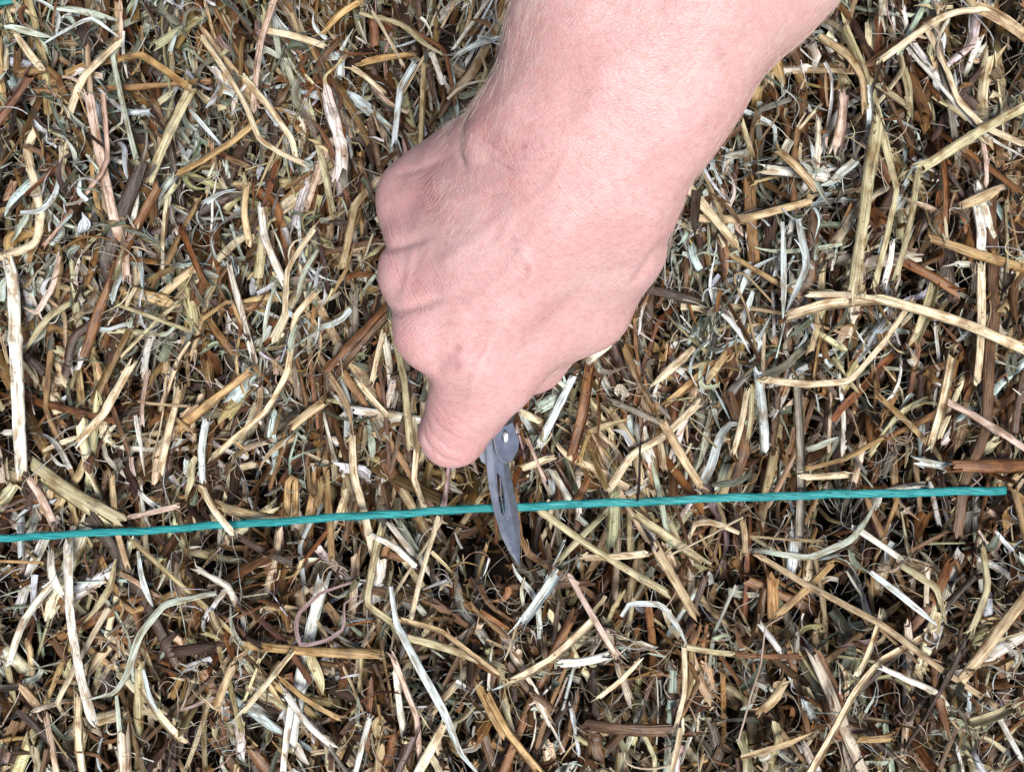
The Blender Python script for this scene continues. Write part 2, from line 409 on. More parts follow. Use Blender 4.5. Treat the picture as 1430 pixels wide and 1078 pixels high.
# ------------------------------------------------------------------ single straws read off the photograph
# points (photo pixels) | width in pixels | kind (s stalk, c split stalk, l leaf, f fibre) | colour | height mm | label of a loose one
TRACED = """
159,58 118,107 98,157|11|s|C|7|cream stalk with a brown node slanting over the bent golden stalk
86,103 113,93 164,84 198,77 230,99 262,123|11|c|G|4|golden brown stalk bent like a roof, top left of the bale
161,68 156,73 164,113 174,156 186,219|8|c|E|5|grey green hooked stalk hanging below the roof-shaped golden stalk
267,126 237,186 204,252|14|s|O|5|broad olive cream stalk slanting down from the golden bend
282,53 317,103 345,150 363,196 390,213 420,227|8|s|C|8|long thin tan stalk with a knee, running down to the right near the top
247,239 285,224 325,199 355,172|8.5|s|G|6|curved gold stalk joining the long kneed tan one from below left
121,133 132,180 145,235 160,310 166,330|13|s|P|6|long pinkish weed stem, thickening to a frayed node left of the middle
166,330 170,352 172,382|12|c|P|4|
179,243 186,270 186,290 181,305|8|s|W|5|
42,180 32,208 50,265 57,300 52,340 25,351 0,356|13|c|C|4|pale split stalk bent sharply leftward near the left edge
18,45 55,92|10|s|C|4|
7,39 73,50|9|l|E|4|
58,62 128,24 161,48|6|l|S|5|silvery leaf folded into a peak in the top left corner
72,12 110,15 160,25|9|l|E|3|
262,151 310,204|6|l|S|3|
380,0 365,55 355,146|10|c|P|6|straight pinkish stalk entering from the top edge left of the arm
373,43 446,59|10|s|C|4|
340,108 373,146 408,194 413,221|9|s|C|7|cream stalk with a bent foot left of the wrist
453,38 501,3|9|c|G|4|
436,93 468,57|10|s|B|3|
451,106 463,145 476,181|13|c|R|3|
577,88 559,121 551,196|9|s|S|5|pale bluish stalk with a notched head above the knuckles
504,87 569,78|10|c|G|3|
640,73 697,53|8|c|S|5|
582,43 622,70 635,140|7|s|R|4|
501,15 561,33 594,63 624,80|8|l|O|4|
521,18 547,62 561,86|5|s|C|5|
496,98 531,123|7|s|C|4|
602,70 618,116|9|c|W|3|
14,372 18,384 22,436 24,530 24,600 25,652|16|s|W|5|thick whitish stalk standing along the left edge above the twine
25,652 50,690 62,730|11|c|P|1|
121,404 68,441 33,494|9|l|O|4|
82,358 75,401 50,439 28,429|8|l|P|6|pinkish ribbon curling against the thick whitish stalk at the left edge
161,424 262,461|6|s|O|6|thin straight olive stalk crossing others at mid left
166,497 247,424|6|s|O|4|
252,320 287,396|10|c|R|6|rust stalk with a white broken tip, left of the knuckles
190,345 190,446|12|l|C|2|
216,419 269,376|12|s|T|4|
282,441 322,492|12|c|A|3|
280,444 320,416 330,451|6|s|G|5|
176,515 145,580 113,613|12|s|C|4|pale stalk leaning down left below the mid left tangle
269,461 254,419|6|l|O|5|
262,477 239,512 237,530|5|l|C|5|
345,260 342,300 345,335|10|c|T|4|
363,290 370,335 393,388|11|c|W|5|greyish white split stalk leaning left of the knuckles
436,320 401,376 398,436|8|s|C|6|cream stalk with an elbow, second straw left of the ring knuckle
443,348 423,383 415,421|8|l|E|4|
436,411 411,441 403,520 373,575 300,636|9|c|C|5|long cream stalk curving down left from beside the fist
544,421 505,465 461,512|12|s|R|3|pair of red brown stems pointing up at the middle knuckle
550,432 515,470 470,520|10|c|B|2|
383,401 365,476|7|l|E|3|
548,456 565,530 572,616|11|c|O|5|olive grey stalk running down beside the extended finger
534,471 519,530|8|s|C|3|
494,338 486,373 464,414|6|l|G|4|
484,385 514,383|10|s|R|3|
50,651 156,722|16|s|O|6|thick olive stalk slanting to the twine at lower left
60,668 105,698 148,734|11|c|O|3|
156,666 164,737 176,800|9|c|T|2|
247,545 235,610 224,659|10|c|C|5|smooth cream stalk with a flared foot above the twine on the left
345,520 252,598|12|c|G|4|golden stalk rising to the right above the twine, left of the finger
201,525 199,590|7|s|P|4|
189,580 199,626 199,666|7|l|W|4|
285,590 279,628 277,671|11|c|S|4|
280,684 320,739|10|c|C|13|short cream stalk lying across the teal twine
184,674 212,706|9|c|W|3|
186,721 239,709|8|s|P|3|
138,530 157,580 174,630|8|s|B|5|
312,709 360,721 386,726|13|s|T|0|
55,631 111,606|7|l|C|3|
491,612 494,661 509,716 519,772|11|s|C|0|cream stalk passing under the twine left of the knife
581,616 577,671 592,711|9|c|C|0|
501,535 537,578|9|c|C|5|
401,721 403,671 414,663 411,726|10|c|G|-2|
519,747 552,762 577,790|9|c|W|0|cream stalk bowed downward just below the twine, left of the blade
610,729 592,790 575,857|8|s|C|1|
446,563 413,590|13|s|T|5|
627,651 620,706|8|c|V|-1|
335,754 393,787|10|s|D|-1|
91,768 97,849 111,935 127,1001|13|s|W|7|long whitish stalk running down the lower left corner
61,780 77,827|12|s|W|4|
69,816 36,863 14,924|11|c|W|5|arching white stalk in the lower left beside the long whitish one
299,830 227,844 194,888 177,946 160,968 111,979|9|l|E|8|pale green ribbon bent in an S at lower left
163,780 155,821 133,849 108,877|9|l|O|4|
188,960 249,1037|11|c|C|5|
199,935 207,970 221,1001|7|l|S|4|
163,971 168,1020 174,1085|6|l|E|4|
105,979 119,1085|12|c|C|4|
323,935 301,985|12|s|T|5|
191,770 199,810 210,849|9|l|S|3|
406,913 340,993|9|s|C|7|golden cream stalk with a cut end rising to the brown horizontal one
307,830 288,860|8|s|W|5|
340,903 357,904 528,913|13|c|G|4|golden brown stalk lying level below the purple loop
489,816 445,830 416,857 413,880 420,902 459,893 481,877 481,841 506,830|6|l|V|8|thin purple ribbon curled into a loop below the twine
532,740 522,780 511,844 545,868|11|c|O|2|olive stalk with an elbow, below the twine left of the blade
545,821 553,871 589,938 619,990 644,1054 672,1085|11|l|S|8|long bluish grey leaf running down to the bottom edge below the blade
561,891 616,904 700,938|11|s|O|5|
561,868 616,880 699,943|8|c|T|6|
398,974 430,1010 462,1040|9|s|W|6|white stalk slanting down right at the bottom left of the grey leaf
393,954 470,1001|8|s|G|5|
402,996 393,1085|10|c|W|4|
514,1007 495,1085|8|s|W|5|
550,943 564,1032|10|c|W|5|
550,918 583,1001 586,1065|9|c|P|6|
619,1015 583,1080|14|c|C|5|
666,957 700,1018|12|s|G|4|
451,882 528,921|6|s|K|7|
1380,9 1337,15 1307,28 1231,83|10|c|C|7|cream curved stalk over a rust one in the top right corner
1317,15 1221,83|11|s|R|4|
1445,142 1372,181 1289,234|15|s|O|8|thick olive cream stalk entering from the right edge near the top
1297,45 1322,98 1337,141 1372,176 1430,198|8|s|C|6|slim cream stalk bending right underneath the thick olive cream one
1156,53 1186,78 1203,111 1207,151|11|c|T|6|tan stalk bowed like an arch beside the forearm
1224,185 1212,255 1196,405|18|c|O|5|broadest brown and olive stalk standing right of the fist
1226,156 1241,222 1253,263 1238,330 1222,396|9|s|O|6|olive stalk with an elbow just right of the broadest standing one
1181,128 1168,201|15|c|P|4|
1070,237 1156,246|14|s|W|5|white stalk lying level under a short tan piece right of the wrist
1088,209 1133,257|12|c|T|10|short tan piece crossing over the level white stalk
1314,181 1324,227 1325,310|9|c|R|4|
1307,131 1350,169|8|l|O|4|
1309,0 1317,100 1337,222|9|s|K|3|
1271,93 1276,156|11|s|O|3|
1113,93 1216,98|10|s|T|3|
1216,121 1221,181|10|c|S|4|
1367,174 1382,254|7|s|P|4|
966,302 1036,307 1129,282|12|c|T|6|golden cream stalk bent in a shallow V right of the wrist
897,402 930,410 966,419|13|s|D|3|dark purple brown stem poking out from behind the thumb side of the hand
1096,308 1093,445|8|l|S|4|straight pale blue leaf standing right of the thumb side
1116,300 1127,370 1098,437|10|l|S|5|bowed pale blue leaf beside the straight blue one
1059,489 1046,432 1025,385 1034,378 1046,383 1085,422|4|f|T|8|
1054,406 1028,471|8|l|S|4|
1062,339 1025,435|7|l|S|3|
1105,440 1152,425 1230,417 1342,450 1440,490|15|c|C|8|long forked cream stalk sweeping to the right edge at mid height
1134,410 1190,412 1250,424|9|c|C|7|
1372,280 1375,345|13|s|W|4|
1370,375 1369,528|12|s|C|3|
1387,275 1390,450 1382,480 1377,601 1344,676 1337,740|16|s|B|1|thick dark brown stem running down the right side under the twine
1305,331 1360,352 1440,372|13|s|G|5|
1269,367 1331,406|14|c|R|4|
1270,425 1231,480 1186,533 1128,537 1070,530|10|s|C|7|cream stalk bent at a wide angle, its left half lying level
1282,243 1271,305 1256,383|9|s|O|4|
1245,344 1239,393|9|s|W|4|
1345,287 1396,266|15|l|T|5|
1303,401 1282,474|14|c|O|3|
798,530 755,618|11|s|S|4|pale greenish stalk leaning against the edge of the hand near the knife
823,513 813,581 800,634|15|c|R|4|red brown split stem right of the knife pivot
926,591 957,646 977,674|12|s|T|6|tan stalk forming one arm of a cross above the twine
972,566 931,606 881,636 851,684|11|s|C|5|cream stalk forming the long arm of a cross above the twine
861,563 926,591|9|c|K|4|
730,654 763,641|12|s|C|5|cream stub beside the knife just above the twine
738,616 760,669|5|s|P|7|
994,510 931,566|12|c|G|4|
972,485 911,540|11|l|C|5|
1045,548 1025,629|8|s|C|5|cream stalk standing beside a grey frayed bundle right of the cross
1062,525 1068,626|13|c|S|4|frayed bundle of grey stalks right of the cross
1050,545 1047,611|8|s|O|3|
994,676 1025,674 1052,664|10|l|L|3|
881,691 901,676|10|c|W|1|
773,661 793,694|10|c|W|2|
806,700 820,671|11|s|R|1|
730,576 753,588|10|s|C|4|
1332,503 1299,618|13|c|C|8|stout cream and brown stalk leaning left on the right side above the twine
1322,558 1354,576 1440,632|10|s|P|6|stalk turning from white to purple, running off the right edge
1113,538 1116,600 1118,681 1116,790|13|c|K|0|
1236,558 1292,616|10|s|G|4|
1334,651 1440,650|18|s|R|3|thick rust stem lying level at the right edge just above the twine
1292,646 1337,654|12|c|S|3|
1128,654 1178,641 1234,613|7|s|G|5|
1125,666 1181,664|10|c|C|3|
1130,629 1171,611|9|l|E|4|
760,718 830,767 929,826|11|c|O|2|olive cream stalk slanting down right from the twine beside the blade
919,770 969,856|14|s|T|4|stout brown tan stalk, right of the slanting olive one
776,803 730,870|15|c|S|5|flat pale grey stalk below the tip of the blade
800,813 859,913|9|s|P|7|straight pinkish cream stalk below and right of the blade tip
717,949 770,919 826,870|13|c|C|5|curved golden cream stalk under the straight pinkish one
786,926 846,919|12|s|W|6|short white curled stalk with a frayed edge at the bottom centre
869,863 879,843 923,843 946,873 959,899|8|l|S|6|blue green leaf arched like a bridge below the twine
826,1016 926,1019|18|s|B|5|thick brown cut stalk lying level at the bottom centre
680,972 707,1019 760,1085|12|c|G|6|
700,823 823,816|9|s|B|2|
889,720 979,783|13|c|O|1|
1033,745 1012,735 986,727 969,733 966,753|8|l|C|2|
1040,723 932,776|3.5|f|C|6|
959,906 1040,919|9|s|O|5|
957,906 956,966 942,1022|8|s|C|4|
952,1019 936,1085|8|l|C|4|
893,926 839,972|8|s|C|5|
896,773 820,780|10|s|C|2|
1060,776 1120,813 1229,870 1312,933 1392,986|9|s|T|7|longest tan stalk, crossing the lower right quarter diagonally
1057,770 1130,780 1189,753 1213,720 1223,700|9|l|E|3|pale green leaf bent in a tick shape below the twine on the right
1163,790 1083,860|10|s|G|4|
1219,800 1309,873|9|l|S|7|straight pale blue leaf above the longest diagonal stalk at lower right
1259,790 1309,820 1326,873|10|l|O|5|
1199,740 1259,780|9|s|W|2|
1379,773 1379,820 1356,879|11|s|O|6|olive stalk curved like a bracket near the lower right edge
1336,790 1282,876|13|s|R|3|
1233,863 1199,936|9|c|C|8|
1233,933 1312,969 1329,992|9|c|W|6|white bent stalk under the longest diagonal stalk at lower right
1302,886 1229,923 1193,963 1126,1085|11|c|C|5|golden cream forked stalk running down to the bottom edge at lower right
1440,820 1395,879 1346,953|14|s|T|4|brown tan stalk slanting in from the right edge at lower right
1362,1012 1412,986|13|c|O|5|olive cream stub near the lower right corner
1206,1034 1239,1029|11|s|G|4|
1096,863 1070,876 1063,926 1047,972 1030,1036|3|f|P|7|thin pink thread wandering down to the bottom right of centre
1030,913 1116,919|8|s|R|4|
1070,999 1096,959|14|s|T|5|
1116,886 1116,929|8|c|K|4|
1040,1066 1153,1019|9|l|T|4|
1440,890 1362,903|7|l|O|4|
1037,730 1043,770|8|s|T|0|
1110,747 1103,800|14|c|S|0|
1050,750 1140,755|4|s|T|0|
"""
def polyline(pts, K):
    for fr in (0.08, 0.25):      # round the corners a little
        q = [pts[0]]
        for a, b in zip(pts[:-1], pts[1:]): q += [a * (1 - fr) + b * fr, a * fr + b * (1 - fr)]
        pts = np.array(q + [pts[-1]])
    s = np.concatenate([[0], np.cumsum(np.linalg.norm(np.diff(pts, axis=0), axis=1))])
    t = np.linspace(0, s[-1], K)
    return np.stack([np.interp(t, s, pts[:, i]) for i in range(pts.shape[1])], 1)

NAMES = {'s': ('straw_stalk', 'straw'), 'c': ('straw_stalk', 'straw'), 'l': ('hay_leaf', 'dry leaf'), 'f': ('hay_fibre', 'fibre')}
PART_NAMES = {'s': 'stem', 'c': 'stem', 'l': 'leaf_blade', 'f': 'tendril'}
entries = []
for i, row in enumerate(TRACED.strip().splitlines()):
    p, w, kind, c, z, label = row.split('|')
    z = float(z); w = float(w)
    px = np.array([[float(v) for v in q.split(',')] for q in p.split()])
    n = max(7, int(np.linalg.norm(np.diff(px, axis=0), axis=1).sum() / 9)); n = min(n, 34)
    pts = np.stack([at(a, b, z) for a, b in px])
    P = polyline(pts, n)
    up_ = np.clip(face(P[:, 0], P[:, 1]), -3, 8).mean() + (2.0 if label else 0.5)
    if z > 2 and np.abs(P[:, 1] - twine_y(P[:, 0])).min() > 6:
        pts = np.stack([at(a, b, z + up_) for a, b in px]); P = polyline(pts, n)
    r = np.random.default_rng(100 + i)
    t = np.linspace(0, 1, n)
    P[:, 2] += 1.8 * np.sin(t * np.pi) - 2.6 * (t if r.random() < 0.5 else 1 - t) + 0.35 * np.sin(t * 5 + r.random() * 6)
    P[:, :2] += r.normal(0, 0.03, (n, 2))
    if r.random() < 0.3 and not label: P[:, 2] -= 3
    T = norm(np.gradient(P, axis=0))
    S = np.stack([-T[:, 1], T[:, 0], np.zeros(n)], 1)
    roll = r.normal(0, 0.22) + (r.normal(0, 0.8) * (t - 0.5) if kind == 'l' else 0)
    S = norm(S) * np.cos(roll * np.ones(n))[:, None] + np.array([0, 0, 1.0]) * np.sin(roll * np.ones(n))[:, None]
    hw = 0.5 * w * pxs(z) * (1 + 0.06 * np.sin(t * 5 + r.random() * 6) + r.normal(0, 0.015, n))
    if kind == 'l': hw = hw * (1 - 0.75 * np.clip((t - 0.6) / 0.4, 0, 1) ** 1.5) * (0.7 + 0.3 * np.clip(t / 0.25, 0, 1))
    base = np.array(PAL[c]) * r.normal(1.12, 0.07)
    grad = 1 + 0.16 * (r.random() - 0.5) * (t - 0.5)[:, None] * np.array([1, 1.1, 1.3])
    tint = base * grad
    if kind in 'sc' and n > 9 and r.random() < 0.55:
        kn = r.integers(3, n - 3); hw[kn] *= 1.22; tint[kn] *= 0.6
    tint = tint[None].clip(0.01, 0.9)
    one = Acc(); one.add(sweep(P[None], S[None], hw[None], kind, tint, seed=200 + i))
    if kind in 'sc': fray(P[None], hw[None], base[None], one, 0.75, 4, seed=400 + i)
    res = (np.concatenate(one.V), np.concatenate(one.Q), np.concatenate(one.T), np.concatenate(one.L))
    entries.append((np.linalg.norm(np.diff(P, axis=0), axis=1).sum() * w, kind, label.strip(), res, c))
plain = sorted([e for e in entries if not e[2]], key=lambda e: -e[0])
for e in entries:
    if e[2]:
        n, cat = NAMES[e[1]]
        o = build(n, e[3][0], e[3][1], HAY, tint=e[3][2], luv=e[3][3])
        tag(o, e[2], cat, 'loose straws lying on the bale')
for k, e in enumerate(plain):
    if k < 98: build(PART_NAMES[e[1]], e[3][0], e[3][1], HAY, bale, tint=e[3][2], luv=e[3][3])
    else: (stems if e[1] in 'sc' else blades if e[1] == 'l' else fibres).add(e[3])

# thin threads: the ring right of centre, the coils by the purple loop
for cx, cy, rr, w, c, z, a0, a1 in ((1259, 602, 17, 1.6, 'C', 8, 0.5, 7.2), (1262, 624, 14, 1.4, 'P', 7, 2.0, 7.5), (470, 812, 22, 1.8, 'C', 5, 1.0, 5.5)):
    a = np.linspace(a0, a1, 26); k = 1 + 0.14 * np.sin(a * 1.7)
    P = np.stack([at(cx + rr * kk * math.cos(q), cy + rr * kk * 0.9 * math.sin(q), z + 1.5 * math.sin(q * 1.3)) for q, kk in zip(a, k)])
    T = norm(np.gradient(P, axis=0)); S = np.stack([-T[:, 1], T[:, 0], 0 * a], 1)
    fibres.add(sweep(P[None], S[None], np.full((1, 26), 0.5 * w * pxs(z)), 'f', np.array([PAL[c]])))

tag(stems.build('hay_stems', HAY, bale), kind='stuff')
tag(blades.build('hay_leaves', HAY, bale), kind='stuff')
tag(fibres.build('hay_fibres', HAY, bale), kind='stuff')

# ------------------------------------------------------------------ twine
def twine(px, name, label, rmm=1.8, zs=None, seed=3):
    r = np.random.default_rng(seed)
    pts = np.stack([at(a, b, z) for a, b, z in px])
    n = int(np.linalg.norm(np.diff(pts, axis=0), axis=1).sum() / 1.1)
    P = polyline(pts, n)
    u = np.concatenate([[0], np.cumsum(np.linalg.norm(np.diff(P, axis=0), axis=1))])
    P[:, 1] += 0.22 * np.sin(u * 0.11 + 1) + 0.12 * np.sin(u * 0.31)
    M = 20; a = np.linspace(0, 2 * np.pi, M, endpoint=False)
    T = norm(np.gradient(P, axis=0)); S = norm(np.stack([-T[:, 1], T[:, 0], 0 * u], 1)); U = np.cross(T, S)
    tw = u * 0.08
    ang = a[None] + tw[:, None]
    rad = (rmm * np.linspace(0.82, 1.04, n))[:, None] * (1 + 0.05 * np.cos(3 * a)[None] + 0.03 * np.cos(7 * a + 1)[None] + r.normal(0, 0.018, (n, M)))
    A, B = np.cos(ang) * rad, np.sin(ang) * rad * 0.5
    V = P[:, None] + A[..., None] * S[:, None] + B[..., None] * U[:, None]
    idx = np.arange(n * M).reshape(n, M); j2 = np.roll(idx, -1, 1)
    q = np.stack([idx[:-1], j2[:-1], j2[1:], idx[1:]], -1).reshape(-1, 4)
    caps = [idx[0][::-1][None], idx[-1][None]]
    luv = np.zeros((n, M, 3)); luv[..., 0] = u[:, None]; luv[..., 1] = np.abs(np.linspace(-1, 1, M, endpoint=False))[None]
    o = build(name, V.reshape(-1, 3), [q] + caps, TWINE, luv=luv.reshape(-1, 3))
    tag(o, label, 'twine')
    # loose filaments of the twine
    N, K = int(n * 1.6), 7
    k = r.integers(2, n - 2, N); b = r.random(N) * 2 * np.pi
    base = P[k] + S[k] * (np.cos(b) * rmm)[:, None] + U[k] * (np.sin(b) * rmm * 0.6)[:, None]
    out = norm(S[k] * np.cos(b)[:, None] + U[k] * np.sin(b)[:, None]); sg = np.where(r.random(N) < 0.5, -1, 1)[:, None]
    t = np.linspace(0, 1, K)[None, :, None]; ln = r.uniform(1.5, 6, N)[:, None, None]
    FP = base[:, None] + ln * (t * (T[k] * sg)[:, None] + (t * (1 - 0.7 * t)) * (out * r.uniform(0.1, 0.55, N)[:, None])[:, None])
    v, fq, tt, lv = sweep(FP, np.repeat(U[k][:, None], K, 1), np.full((N, K), 0.06), 'f', np.ones((N, 3)), seed=9)
    build('filaments', v, fq, TWINE, o, luv=lv)['kind'] = 'stuff'
    return o
twine([(-420, 772, -40), (-330, 770, -6), (-60, 755, 4), (0, 751, 5), (200, 741, 5), (400, 727, 6), (600, 714, 10), (680, 710, 12), (715, 708, 12.5), (760, 706, 12), (900, 700, 8), (1100, 692, 5), (1300, 687, 5), (1390, 685.5, 5), (1404, 685, 4.5)],
      'baling_twine', 'taut teal twine stretched across the bale under the knife blade')
twine([(-330, 40, -12), (-120, 12, 0), (0, 4, 4), (16, 1, 3), (30, -6, -3), (60, -20, -16)], 'baling_twine', 'teal twine just showing in the top left corner of the bale', seed=5)
# ------------------------------------------------------------------ hand and forearm: one continuous skin from a distance field
def J(px, py, z, r):            # joint: photo pixel, height of the centre in mm, radius in photo pixels
    return np.concatenate([at(px, py, z), [r * pxs(z)]])
def capsule(P, a, b):
    ba = b[:3] - a[:3]; pa = P - a[:3]
    h = np.clip((pa @ ba) / (ba @ ba), 0, 1)
    return np.linalg.norm(pa - h[:, None] * ba, axis=1) - (a[3] + (b[3] - a[3]) * h)
def smin(a, b, k):
    h = np.maximum(k - np.abs(a - b), 0) / k
    return np.minimum(a, b) - h * h * k * 0.25

ARM = [(J(766, 176, 122, 98), J(840, 36, 138, 112)), (J(840, 36, 138, 112), J(1005, -330, 158, 126)), (J(1010, -330, 158, 128), J(1330, -900, 185, 140)),
       (J(874, 222, 124, 92), J(912, 132, 132, 102)), (J(912, 132, 132, 102), J(1062, -66, 142, 112)), (J(1062, -66, 142, 112), J(1235, -330, 158, 130)), (J(1250, -330, 158, 130), J(1480, -800, 185, 140)),
       (J(812, 180, 126, 100), J(955, -20, 146, 116)), (J(955, -20, 146, 116), J(1130, -330, 160, 140)), (J(1130, -330, 160, 140), J(1405, -850, 188, 155))]
K5, K4, K3, K2 = J(583, 284, 86, 51), J(584, 382, 93, 50), J(606, 467, 97, 50), J(664, 487, 97, 50)
PALM = [(J(735, 205, 116, 78), K5), (J(770, 222, 124, 80), K4), (J(805, 232, 126, 78), K3), (J(838, 240, 126, 76), K2),
        (J(700, 205, 98, 62), J(585, 268, 80, 47)), (J(600, 320, 86, 44), J(600, 350, 88, 44)), (J(608, 405, 92, 44), J(614, 430, 93, 44)),
        (J(790, 300, 100, 84), J(690, 430, 82, 60)), (J(740, 270, 96, 80), J(640, 340, 80, 54)), (J(830, 300, 108, 84), J(760, 420, 88, 62)),
        (J(606, 330, 89, 46), J(760, 255, 112, 78)), (J(612, 422, 94, 45), J(785, 275, 118, 76)), (J(650, 300, 94, 56), J(720, 250, 108, 74)), (J(872, 362, 95, 39), J(838, 430, 82, 38)),
        (J(692, 518, 88, 43), J(668, 578, 75, 33)), (J(760, 430, 90, 62), J(702, 532, 83, 41))]
THUMB = [(J(864, 300, 112, 66), J(858, 338, 102, 53)), (J(858, 338, 102, 53), J(808, 434, 79, 48)), (J(808, 434, 79, 48), J(747, 502, 60, 41)), (J(747, 502, 60, 41), J(694, 535, 47, 36))]
FING = [[(K2, J(633, 604, 69, 46)), (J(633, 604, 69, 46), J(668, 578, 46, 36)), (J(668, 578, 46, 36), J(706, 540, 46, 31))],
        [(K3, J(617, 462, 58, 38)), (J(617, 462, 58, 38), J(668, 470, 40, 35)), (J(668, 470, 40, 35), J(712, 472, 50, 32))],
        [(K4, J(604, 376, 55, 36)), (J(604, 376, 55, 36), J(660, 388, 38, 34)), (J(660, 388, 38, 34), J(706, 396, 50, 31))],
        [(K5, J(606, 292, 54, 33)), (J(606, 292, 54, 33), J(656, 306, 38, 31)), (J(656, 306, 38, 31), J(700, 316, 48, 28))]]
def chain(P, segs, k):
    d = capsule(P, *segs[0])
    for s in segs[1:]: d = smin(d, capsule(P, *s), k)
    return d
def body(P):
    arm = chain(P, ARM, 14.0)
    d = smin(chain(P, PALM, 11.0), arm, 11.0)
    d = smin(d, chain(P, THUMB, 6.0), 14.0)
    for i, f in enumerate(FING): d = smin(d, chain(P, f, 3.0), 8.0 if i == 0 else 3.5)
    return d

def surface(vox):
    pts = np.array([p for g in (ARM, PALM, THUMB, *FING) for s in g for p in s])
    lo = (pts[:, :3] - pts[:, 3:]).min(0) - 6; hi = (pts[:, :3] + pts[:, 3:]).max(0) + 6
    n = np.ceil((hi - lo) / vox / 4).astype(int) * 4
    B = 4
    ax = [lo[i] + (np.arange(n[i] // B) + 0.5) * B * vox - vox * 0.5 for i in range(3)]
    G = np.stack(np.meshgrid(*ax, indexing='ij'), -1).reshape(-1, 3)
    dc = np.concatenate([body(c) for c in np.array_split(G, 20)]).reshape([k // B for k in n])
    near = np.abs(dc) < B * vox * 0.9 + 3
    Fd = np.repeat(np.repeat(np.repeat(dc, B, 0), B, 1), B, 2)
    m = np.repeat(np.repeat(np.repeat(near, B, 0), B, 1), B, 2)
    ijk = np.argwhere(m)
    vals = np.concatenate([body(lo + c * vox) for c in np.array_split(ijk, 30)])
    Fd[m] = vals
    # surface nets
    ins = Fd < 0
    c = [ins[i:i - 1 or None, j:j - 1 or None, k:k - 1 or None] for i in (0, 1) for j in (0, 1) for k in (0, 1)]
    s = sum(x.astype(np.int8) for x in c)
    act = (s > 0) & (s < 8)
    cells = np.argwhere(act); ids = -np.ones(act.shape, int); ids[act] = np.arange(len(cells))
    acc = np.zeros((len(cells), 3)); cnt = np.zeros(len(cells))
    corners = [np.array(x) for x in ((0, 0, 0), (0, 0, 1), (0, 1, 0), (0, 1, 1), (1, 0, 0), (1, 0, 1), (1, 1, 0), (1, 1, 1))]
    for a in range(8):
        for b in range(a + 1, 8):
            if np.abs(corners[a] - corners[b]).sum() != 1: continue
            fa = Fd[tuple((cells + corners[a]).T)]; fb = Fd[tuple((cells + corners[b]).T)]
            x = (fa < 0) != (fb < 0); t = np.where(x, fa / np.where(x, fa - fb, 1), 0)
            acc[x] += (corners[a] + t[:, None] * (corners[b] - corners[a]))[x]; cnt[x] += 1
    V = lo + (cells + acc / cnt[:, None]) * vox
    Q = []
    for axis in range(3):
        o1, o2 = [a for a in range(3) if a != axis]
        sl0 = [slice(1, -1)] * 3; sl1 = [slice(1, -1)] * 3
        a0 = np.take(ins, range(0, ins.shape[axis] - 1), axis); a1 = np.take(ins, range(1, ins.shape[axis]), axis)
        e = np.argwhere(a0 != a1); e = e[(e[:, o1] > 0) & (e[:, o2] > 0)]
        d1 = np.zeros(3, int); d1[o1] = 1; d2 = np.zeros(3, int); d2[o2] = 1
        q = np.stack([ids[tuple((e - d1 - d2).T)], ids[tuple((e - d2).T)], ids[tuple(e.T)], ids[tuple((e - d1).T)]], 1)
        inside0 = ins[tuple(e.T)]
        f = inside0 if axis != 1 else ~inside0
        q = np.where(f[:, None], q, q[:, ::-1]); Q.append(q)
    return V, np.concatenate(Q)

V, Q = surface(1.5)
def grad(V, e=0.3):
    return norm(np.stack([body(V + d) - body(V - d) for d in np.eye(3) * e], 1))
tmp = build('tmp', V, Q, SKIN)
sb = tmp.modifiers.new('s', 'SUBSURF'); sb.levels = 2; sb.render_levels = 2
dg = bpy.context.evaluated_depsgraph_get()
me2 = bpy.data.meshes.new_from_object(tmp.evaluated_get(dg))
V = np.empty(len(me2.vertices) * 3, np.float32); me2.vertices.foreach_get('co', V); V = V.reshape(-1, 3).astype(float) * 1000
Q = np.empty(len(me2.loops), np.int32); me2.loops.foreach_get('vertex_index', Q); Q = Q.reshape(-1, 4)
old = tmp.data; bpy.data.objects.remove(tmp); bpy.data.meshes.remove(old); bpy.data.meshes.remove(me2)

def bodyc(V): return np.concatenate([body(c) for c in np.array_split(V, 12)])
def gradc(V): return np.concatenate([grad(c) for c in np.array_split(V, 12)])
nrm = gradc(V); V = V - nrm * bodyc(V)[:, None]

